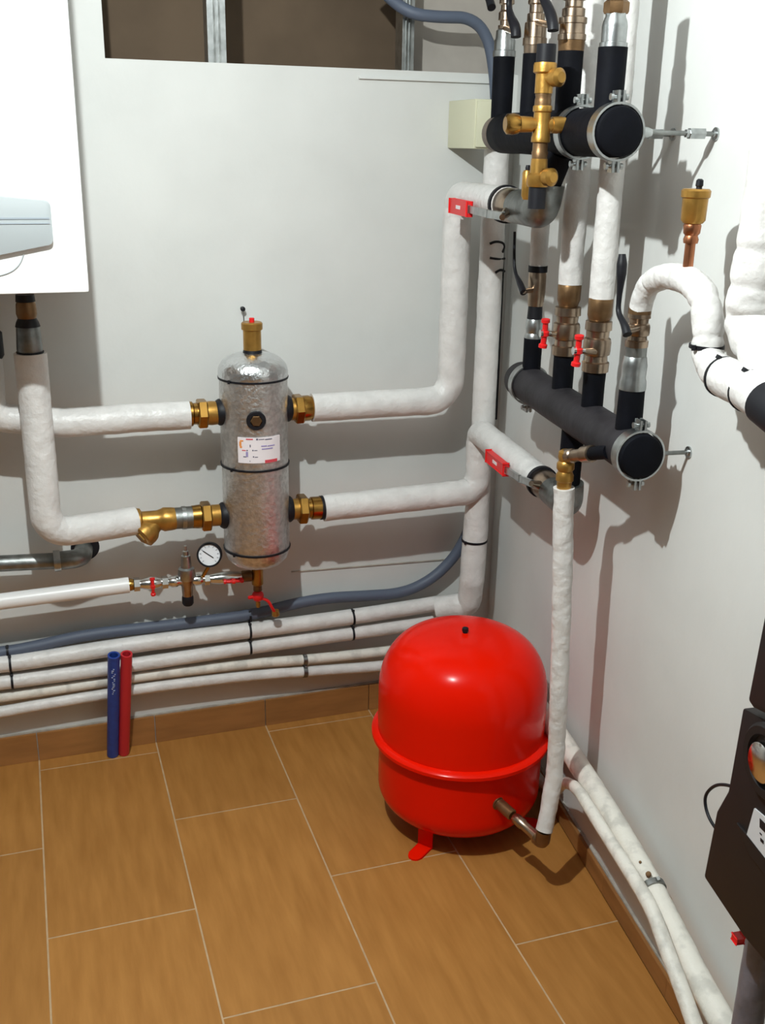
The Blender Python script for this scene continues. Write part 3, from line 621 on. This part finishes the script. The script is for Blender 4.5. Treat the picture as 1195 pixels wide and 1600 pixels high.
h4_ = vcol('header_valve', 'bronze valve with silver union at the near end of the lower header', 'valve', F4, nL_, [
    ('tail_pipe', M_black, [(606, 20), (690, 21)]), ('union_nut', M_steel, [(553, 15), (558, 18), (570, 20), (590, 19), (596, 21), (608, 21)]), ('neck', M_iron, [(540, 17), (556, 17)]), ('body', M_nickel, ribs(486, 543, 18.5)), ('union_ring', M_brassd, [(478, 18), (490, 18)])], fg, z5)
# red butterfly handles
for hv, pxy, s_, in ((h2_, (850, 521), F2), (h3_, (902, 548), F3)):
    Pn = onW(*pxy, nL_ + .052); butterfly(Pn, UP + TW * .12, NW, .030, hv, .0062, bow=-.1)
    b = N(); Q = onW(pxy[0] + 35, pxy[1] + 2, nL_); lathe(b, Q, Pn - Q, [(0, .007), ((Pn - Q).length * .6, .006), ((Pn - Q).length, .0045)], 12); part('bonnet', b, M_nickel, hv)
# black lever handles
def lever(hv, pts, n, rs, material=None, name='lever'):
    P = [onW(x, y, n) for x, y in pts]; b = N()
    def rf(u):
        x = u * (len(rs) - 1); i = min(int(x), len(rs) - 2); return rs[i] + (rs[i + 1] - rs[i]) * (x - i)
    sweep(b, smoothpath(P, 2), rf, 14, .004); return part(name, b, material or M_rub, hv)
lever(h1, [(804, 362), (803, 400), (804, 425), (812, 442), (818, 457)], nL_ + .045, [.003, .0032, .0035, .004, .007, .008])
b = N(); a_, c_ = onW(818, 455, nL_ + .045), onW(836, 452, nL_); lathe(b, a_, c_ - a_, [(0, .006), ((c_ - a_).length, .006)], 12); part('stem', b, M_nickel, h1)
lever(h4_, [(972, 397), (971, 430), (966, 475), (966, 490), (976, 508), (980, 523)], nL_ + .045, [.006, .0092, .0086, .0062, .005, .0045, .005, .0055, .007, .008])
b = N(); a_, c_ = onW(979, 517, nL_ + .045), onW(1000, 512, nL_); lathe(b, a_, c_ - a_, [(0, .006), ((c_ - a_).length, .006)], 12); part('stem', b, M_nickel, h4_)
# insulated verticals behind the upper header
def vpipe(s_, n, py0, z1, rp, lab, seed): 
    P = along(S(s_, n, z5), UP, py=py0); Q = S(s_, n, z1); return pipe('insulated_pipe', lab, [P, Q], rad(P, rp), 0, M_ins, .05, group='white pipes between the headers', seed=seed)
vpipe(F1, nL_, 416, 2.45, 14, 'white pipe rising from the leftmost valve of the lower header', 41)
vpipe(F2, nL_, 444, 2.45, 18.5, 'white pipe rising from the second valve of the lower header', 42)
vpipe(F3, nL_, 466, 2.45, 19, 'white pipe rising from the third valve of the lower header', 43)

# upper header connections
U1, U2, U3, U4 = sat(786, 120, nU_), sat(832, 120, nU_), sat(889, 120, nU_), sat(954, 120, nU_); z6 = onW(889, 120, nU_).z
ugp = 'valves on the upper header'
w1 = vcol('header_valve', 'silver union and bronze valve on black pipe above the ivory box', 'valve', U1, nU_, [
    ('tail_pipe', M_black, [(200, 16), (86, 17)]), ('union_nut', M_steel, [(90, 15), (89, 18), (80, 18), (79, 16.5), (64, 16.5), (60, 15), (48, 14.5), (45, 11)]), ('body', M_nickel, [(46, 10), (45, 12), (40, 12), (39, 9), (33, 9), (32, 12), (20, 12), (16, 9), (8, 9), (6, 12), (-30, 11)])], ugp, z6)
w2 = vcol('header_valve', 'rose bronze valve behind the cross fitting on the upper header', 'valve', U2, nU_, [
    ('tail_pipe', M_black, [(190, 17), (84, 17)]), ('collar', M_nickel, [(86, 16), (70, 17)]), ('body', M_nickel, [(72, 15), (71, 19), (60, 19), (59, 17.5), (36, 17), (34, 14), (22, 14), (20, 11), (8, 11), (6, 14), (-40, 14)])], ugp, z6)
w3 = vcol('header_valve', 'fat rose bronze valve, third on the upper header', 'valve', U3, nU_, [
    ('tail_pipe', M_black, [(185, 19), (76, 20)]), ('collar', M_brassd, [(80, 20), (62, 21)]), ('body', M_nickel, [(64, 18), (63, 22), (54, 22), (53, 20), (38, 20), (37, 22), (28, 22), (26, 18), (14, 18), (11, 14), (2, 14), (0, 18), (-40, 18)])], ugp, z6)
w4 = vcol('header_valve', 'brown nut and silver union at the near end of the upper header', 'valve', U4, nU_, [
    ('tail_pipe', M_black, [(190, 22), (74, 23)]), ('union_nut', M_steel, [(76, 18), (75, 22), (67, 22), (66, 19.5), (42, 20), (34, 19), (26, 16), (20, 16)]), ('top_nut', M_brassd, [(22, 18), (18, 20), (4, 20), (0, 16)], 'hex'), ('upper_pipe', M_black, [(2, 15), (-60, 15)])], ugp, z6)
lever(w1, [(803, -30), (794, 0), (796, 22), (806, 44), (806, 58)], nU_ + .05, [.005, .006, .006, .008, .010, .010])
lever(w1, [(757, -20), (765, 0), (768, 12)], nU_ + .05, [.007, .008, .009], name='knob')
b = N(); a_, c_ = onW(806, 50, nU_ + .05), onW(788, 44, nU_); lathe(b, a_, c_ - a_, [(0, .006), ((c_ - a_).length, .006)], 12); part('stem', b, M_brass, w1)
lever(w2, [(838, -40), (848, -5), (860, 20), (864, 38), (864, 48)], nU_ + .05, [.006, .007, .008, .009, .010, .010])
b = N(); a_, c_ = onW(864, 40, nU_ + .05), onW(838, 34, nU_); lathe(b, a_, c_ - a_, [(0, .006), ((c_ - a_).length, .006)], 12); part('stem', b, M_brass, w2)

# upper steel elbow with red-handled valve
def valve_elbow(lab, E, n, z, px_v0, px_v1, px_e, up_py, redpts, re, s_up, zup):
    """E: end of insulation on the run; elbow turns up into the header"""
    t = thing('valve_elbow', lab, 'pipe fitting', E); d = TW
    A_ = along(E, d, px=px_v0); Bv = along(E, d, px=px_v1)
    b = N(); lathe(b, A_ - d * .004, d, [(0, re * 1.12), (.012, re * 1.12), (.0125, re * .9)], 32); part('seal', b, M_rub, t)
    b = N(); L = (Bv - A_).length; lathe(b, A_, d, [(0, re * .8), (L * .15, re * .98), (L * .5, re * 1.0), (L * .9, re * .9), (L, re * .8)], 32); part('valve_body', b, M_nickel, t)
    C_ = along(E, d, px=px_e); T = Vector((0, 0, 0)) + S(C_.dot(TW), n, zup)
    b = N(); sweep(b, fillet([Bv - d * .004, C_, S(C_.dot(TW) + .004, C_.dot(NW) * .5 + n * .5, C_.z + .05), ], re * 1.25), re * .98, 30, .005); part('elbow', b, M_iron, t)
    Q = S(C_.dot(TW) + .004, C_.dot(NW) * .5 + n * .5, C_.z + .045)
    b = N(); sweep(b, [Q, Q.lerp(S(s_up, n, zup), .5), S(s_up, n, zup)], re * .72, 24, .01); part('nipple', b, M_black, t)
    # lever toward the room, lying along the insulation
    n2 = E.dot(NW) + re + .016
    P = [onW(x, y, n2) for x, y in redpts]; b = N()
    for a, c in zip(P[:-2], P[1:-1]): 
        dd = c - a; up_ = UP - dd.normalized() * UP.dot(dd.normalized()); box(b, (a + c) / 2, dd / 2, up_.normalized() * .008, NW * .0022, .001)
    part('lever', b, M_steel, t, False)
    b = N(); a, c = P[-2], P[-1]; dd = c - a; up_ = (UP - dd.normalized() * UP.dot(dd.normalized())).normalized(); box(b, (a + c) / 2, dd / 2, up_ * .014, NW * .0055, .003); part('red_grip', b, M_redp, t)
    b = N(); box(b, (a + c) / 2 + NW * .0058, dd * .12, up_ * .004, NW * .0004); part('grip_mark', b, M_paper, t, False)
    b = N(); a = P[0]; Q = (A_ + Bv) / 2; lathe(b, Q, a - Q, [(0, .012), ((a - Q).length * .8, .009), ((a - Q).length * 1.1, .006)], 16); part('stem', b, M_nickel, t)
    return t, C_
re_ = rad(UE, 26)
vt, CU = valve_elbow('grey steel elbow with red-gripped valve under the upper header', UE, nU_, UE.z, 790, 812, 846, 0, [(786, 338), (762, 334), (733, 327), (706, 321)], re_, sat(876, 250, nU_), zU - .03)
vt2, CL = valve_elbow('grey steel elbow with red-gripped valve under the lower header', LE, nL_, LE.z, 846, 864, 887, 0, [(832, 756), (812, 748), (790, 734), (763, 712)], rad(LE, 22.5), sat(894, 690, nL_), zL - .03)

# brass cross bypass assembly standing on the upper elbow
nC = nU_ + .075; CC = onW(846, 195, nC); CT = onW(853, 85, nC); CBm = onW(838, 305, nC)
cx_ = thing('bypass_cross', 'yellow brass cross fitting with two side ports in front of the upper header', 'pipe fitting', CBm)
SC_ = CC.dot(TW); AX = S(SC_, nC, CC.z)
def cpart(name, m, lst, hexa=False):
    b = N(); pr = sorted([((along(AX, UP, py=py) - AX).z, rad(AX, rp)) for py, rp in lst]); lathe(b, AX, UP, pr, 26, hexa); return part(name, b, m, cx_)
cpart('top_nipple', M_rub, [(69, 15), (100, 15)]); cpart('top_elbow', M_brassm, [(98, 17), (102, 18), (113, 18), (116, 14), (146, 14)])
cpart('nipple', M_brassd, [(144, 12), (148, 13), (152, 12), (156, 13), (166, 13)]); cpart('cross_body', M_brassm, [(165, 14), (167, 15), (174, 15), (176, 13), (212, 14), (214, 15), (222, 15), (223, 13)])
cpart('nipple', M_brassd, [(222, 12), (236, 12), (238, 13), (250, 12)]); cpart('bottom_elbow', M_brassm, [(248, 13), (270, 14), (274, 18), (288, 18), (292, 16)]); cpart('bottom_nipple', M_rub, [(291, 14), (326, 14)])
for px, rp, nm in ((818, 12, 'arm'), (874, 13, 'arm')):
    sg = -1 if px < 846 else 1; q = along(AX, NW, px=px); dd = (q - AX).normalized(); L = (q - AX).length; rr = rad(AX, rp)
    b = N(); lathe(b, AX, dd, [(0, rr * .8), (L * .55, rr * .8), (L * .56, rr * .95), (L * 1.0, rr), (L * 1.25, rr)]); part(nm, b, M_brassm, cx_)
q = along(AX, NW, px=806); b = N(); lathe(b, q, (q - AX), [(-.004, .016), (.006, .018), (.016, .017), (.02, .012)]); part('arm_nut', b, M_brass, cx_)
for py, px in ((122, 874), (276, 862)):
    q0_ = along(AX, UP, py=py); q1_ = along(q0_, (TW * .8 + NW * -.35).normalized(), px=px); dd = q1_ - q0_
    b = N(); lathe(b, q0_, dd, [(0, .011), (dd.length * .6, .011), (dd.length * .62, .015), (dd.length * 1.0, .0155), (dd.length * 1.15, .009)]); part('side_port', b, M_brassm, cx_)
# small brass air vent left of the cross bottom
ws = along(S(CBm.dot(TW) - .03, nC - .01, CBm.z), UP, py=306); ws = onW(822, 306, nC)
fit('small_air_vent', 'small brass vent with black cap left of the brass cross bottom', 'air vent', ws, UP, [('body', M_brassm, [(312, 5), (306, 8), (270, 8), (266, 6)]), ('cap', M_rub, [(267, 3.5), (262, 4), (258, 3)])])

# ivory junction box on the back wall
j0, j1 = onB(740, 160, .0), onB(792, 160, .0); zj0, zj1 = onB(765, 233, .17).z, onB(765, 155, .17).z
xj0, xj1 = onB(741, 195, .17).x, onB(788, 195, .17).x
jb = thing('junction_box', 'ivory plastic box in the corner below the black pipe', 'junction box', ((xj0 + xj1) / 2, 0, zj0))
b = N(); box(b, Vector(((xj0 + xj1) / 2, -.085, (zj0 + zj1) / 2)), X * ((xj1 - xj0) / 2), Y * .0845, UP * ((zj1 - zj0) / 2), .004); part('housing', b, M_boxp, jb)
b = N(); box(b, Vector(((xj0 + xj1) / 2, -.1725, (zj0 + zj1) / 2)), X * ((xj1 - xj0) / 2 - .004), Y * .003, UP * ((zj1 - zj0) / 2 - .004), .002); part('lid', b, M_boxp, jb)
# black cable in the corner
b = N(); sweep(b, [onB(790, 238, .035), onB(784, 440, .035), onB(774, 655, .035)], .0048, 10, .03); solo('cable', b, M_rub, 'straight black cable running down the room corner', 'cable')

# elbow from header side to the tank pipe
es = onW(881, 712, .21); hs = onW(948, 705, nL_ + .02)
el = thing('brass_elbow', 'ribbed brass elbow joining the lower header to the long white pipe', 'pipe fitting', along(EX, UP, py=764))
TOPE = along(EX, UP, py=713); a_ = S(EX.dot(TW) + .012, nL_ + rL * .6, zL - .004)
a_ = onW(950, 706, nL_ + .035)
dd = (a_ - TOPE); L = dd.length
b = N(); lathe(b, TOPE, dd, [(L * .62, .0125), (L * 1.02, .0135)]); part('black_nipple', b, M_black, el)
b = N(); lathe(b, TOPE, dd, [(-.004, .012), (0, .0145), (L * .16, .0145), (L * .18, .012), (L * .42, .0125), (L * .44, .0165), (L * .62, .0165), (L * .63, .013)]); part('side_arm', b, M_nickel, el)
b = N(); pr = sorted([((along(EX, UP, py=py) - TOPE).z, rad(TOPE, rp)) for py, rp in ((703, 8), (706, 12), (714, 13), (720, 11), (724, 14), (732, 14), (736, 11), (742, 14), (750, 14), (752, 12), (768, 11))]); lathe(b, TOPE, UP, pr); part('body', b, M_brassm, el)

# U-bend with air vent, far-right pipes
ua = along(S(F4, nL_, z5), UP, py=480); zt2 = onW(1050, 432, nL_).z; sB = sat(1103, 500, nL_)
ub_pts = [ua, S(F4, nL_, onW(1020, 440, nL_).z), ]
def U(px, py, n=nL_): return onW(px, py, n)
up_ = [ua, U(1005, 462), U(1016, 440), U(1042, 430), U(1075, 436), U(1098, 458), U(1106, 490), U(1106, 525), U(1104, 560), U(1122, 583, .105), U(1150, 598, .11), U(1178, 615, .115), U(1195, 628, .115), U(1240, 655, .115)]
ur = rad(ua, 19)
ubp = solo('insulated_pipe', (lambda b: (sweep(b, smoothpath(up_, 2), lambda u: ur * (.96 + .16 * min(1, max(0, (u - .05) / .4)) + .28 * min(1, max(0, (u - .58) / .1))), 28, .004, .06, 51, .62, creases=[(c, .007, .10) for c in (.1, .17, .26, .34, .42, .51, .6)]), b)[1])(N()), M_ins, 'white wrinkled U-bend pipe on the right wall under the brass air vent', 'pipe')
ns = up_
band(U(1104, 541), UP, ur * 1.19, ubp, .006); band(U(1131, 589, .106), up_[10] - up_[9], ur * 1.38, ubp, .005); band(U(1170, 611, .113), up_[11] - up_[10], ur * 1.38, ubp, .005)
b = N(); P = U(1203, 633, .115); lathe(b, P, up_[12] - up_[11], [(-.012, ur * 1.40), (-.010, ur * 1.50), (.035, ur * 1.52), (.05, ur * 1.46)], 28); part('black_sleeve', b, M_rub, ubp)
b = N(); Pt = onW(1098, 578, .1); box(b, Pt, TW * .010, NW * .004, UP * .004, .002); part('loose_tape', b, M_ins, ubp)
VP = U(1075, 412); vn = fit('air_vent', 'brass automatic air vent with black nub on copper stub above the U-bend', 'air vent', VP, UP, [
    ('stub', M_copper, [(420, 8), (378, 8)]), ('nut', M_copper, [(380, 11), (374, 12), (368, 10), (364, 13), (352, 14), (348, 12)]), ('body', M_brassm, [(349, 15), (344, 19), (310, 20), (308, 22.5), (298, 23), (295, 20)])])
P = along(VP, UP, py=296) + TW * .008; b = N(); lathe(b, P, UP, [(-.004, .005), (.004, .0045), (.006, .006), (.014, .0055), (.016, .003)], 12); part('cap', b, M_rub, vn)
bg = [U(x, y, .075) for x, y in ((1262, -160), (1243, 0), (1229, 81), (1203, 260), (1178, 440), (1169, 490), (1172, 520), (1190, 550), (1218, 572), (1270, 600))]
pipe('insulated_pipe', 'thick white pipe at the right photo edge bending away below', smoothpath(bg, 2), lambda u: rad(bg[4], 33) * (1 + .14 * max(0, min(1, (u - .55) * 12))), 0, M_ins, .07, seed=61, step=.005, hollow=.6, creases=[(c, .009, .11) for c in (.60, .67, .73, .80)])

# ------------------------------------------------------------------ pipes along the foot of the right wall
fr = 'insulated pipes along the foot of the right wall'
def rw(lst, n): return [onW(x, y, n) for x, y in lst]
q = rw([(905, 1195), (960, 1285), (1010, 1370), (1050, 1450), (1085, 1520), (1130, 1600)], .045)
a0_ = q[0] - (q[2] - q[0]).normalized() * .35; a0_ = S(.2, .045, q[0].z + .0)
q = [a0_] + q + [q[-1] + (q[-1] - q[-2]).normalized() * .6]
R1 = pipe('insulated_pipe', 'thick scuffed white pipe along the foot of the right wall', smoothpath(q, 2), rad(q[3], 19), 0, M_insd, .05, group=fr, seed=71)
band(onW(1020, 1388, .045), q[4] - q[3], rad(q[3], 19), R1, .012, M_iron, 'wire_binding')
b = N()
for x, y, s_ in ((1000, 1347, .003), (1013, 1366, .006), (1028, 1408, .006)):
    P = onW(x, y, .045); cd = (CAM - P).normalized(); 
    bmesh.ops.create_uvsphere(b, u_segments=8, v_segments=5, radius=s_, matrix=Matrix.Translation(P + cd * (rad(P, 19) - s_ * .4)))
part('rust_spot', b, M_rust, R1)
q = rw([(889, 1210), (944, 1300), (990, 1372), (1018, 1418), (1041, 1482), (1066, 1548), (1088, 1610)], .09)
q = [S(.3, .03, .05), S(.66, .03, .055)] + q + [q[-1] + (q[-1] - q[-2]).normalized() * .5]
pipe('insulated_pipe', 'thin white pipe in front of the thick pipe at the right wall foot', smoothpath(q, 2), lambda u: rad(Vector(q[4]), 9 + 4 * u), 0, M_insd, .04, group=fr, seed=72)

# ------------------------------------------------------------------ black pump insulation shell at the right edge
nP = .20; PU = thing('pump_unit', 'black insulated pump unit on the right wall with label and cable loop', 'pump', onW(1165, 1470, nP))
def shell(name, pts, n0, n1, bev=.004):
    b = N(); poly = [onW(x, y, n1) for x, y in pts]; prism(b, poly, NW * -(n1 - n0), bev); return part(name, b, M_shell, PU, angle=30)
sh1 = shell('lower_shell', [(1160, 1106), (1137, 1236), (1119, 1268), (1099, 1370), (1160, 1462), (1230, 1545), (1330, 1640), (1340, 1200)], .04, nP)
sh2 = shell('upper_shell', [(1200, 930), (1168, 1094), (1176, 1106), (1345, 1190), (1350, 960)], .04, nP + .012)
b = N(); prism(b, [onW(x, y, nP + .002) for x, y in ((1178, 1263), (1166, 1305), (1206, 1358), (1222, 1300))], NW * -.003); lbp = part('rating_label', b, mat('plate_grey', (.55, .55, .56), .5), sh1, False)
b = N()
for x, y, w_, h_ in ((1191, 1290, 9, 14), (1190, 1314, 5, 5), (1198, 1322, 6, 5), (1188, 1303, 3, 2), (1205, 1308, 8, 10)):
    prism(b, [onW(x + i * w_ / 2, y + i * w_ / 2 * 1.0 + j * h_ / 2, nP + .0026) for i, j in ((-1, -1), (1, -1), (1, 1), (-1, 1))], NW * -.001)
part('label_print', b, M_rub, sh1, False)
P = onW(1202, 1190, nP); b = N(); lathe(b, P - NW * .01, NW, [(0, .05), (.016, .05), (.02, .046), (.02, .036), (.014, .034)], 36); part('dial_rim', b, M_shell, PU)
b = N(); lathe(b, P - NW * .006, NW, [(.008, .026), (.020, .026), (.023, .022)], 32); part('chrome_dial', b, M_chrome, PU)
b = N(); prism(b, [onW(x, y, nP + .003) for x, y in ((1150, 1285), (1170, 1310), (1240, 1400), (1240, 1425), (1165, 1330))], NW * -.005, .001); part('ridge', b, M_shell, PU, False)
b = N(); sweep(b, smoothpath([onW(x, y, .12) for x, y in ((1150, 1232), (1136, 1226), (1117, 1226), (1102, 1240), (1101, 1258), (1108, 1280), (1122, 1300))], 3), .0026, 10, .004); part('cable_loop', b, M_rub, PU)
b = N(); P = onW(1153, 1466, .15); box(b, P, TW * .006, NW * .006, UP * .005, .002); part('red_clip', b, M_redp, PU)
b = N(); a_, c_ = onW(1188, 1478, .09), onW(1180, 1620, .09); c_ = S(a_.dot(TW), .09, .02); sweep(b, [a_ + UP * .06, c_], rad(a_, 24), 24, .01, .03, 5); solo('grey_pipe', b, mat('grey_wrap', (.20, .20, .24), .4, nscale=20, namt=.5, bump=.4), 'grey wrapped pipe below the black pump unit', 'pipe')
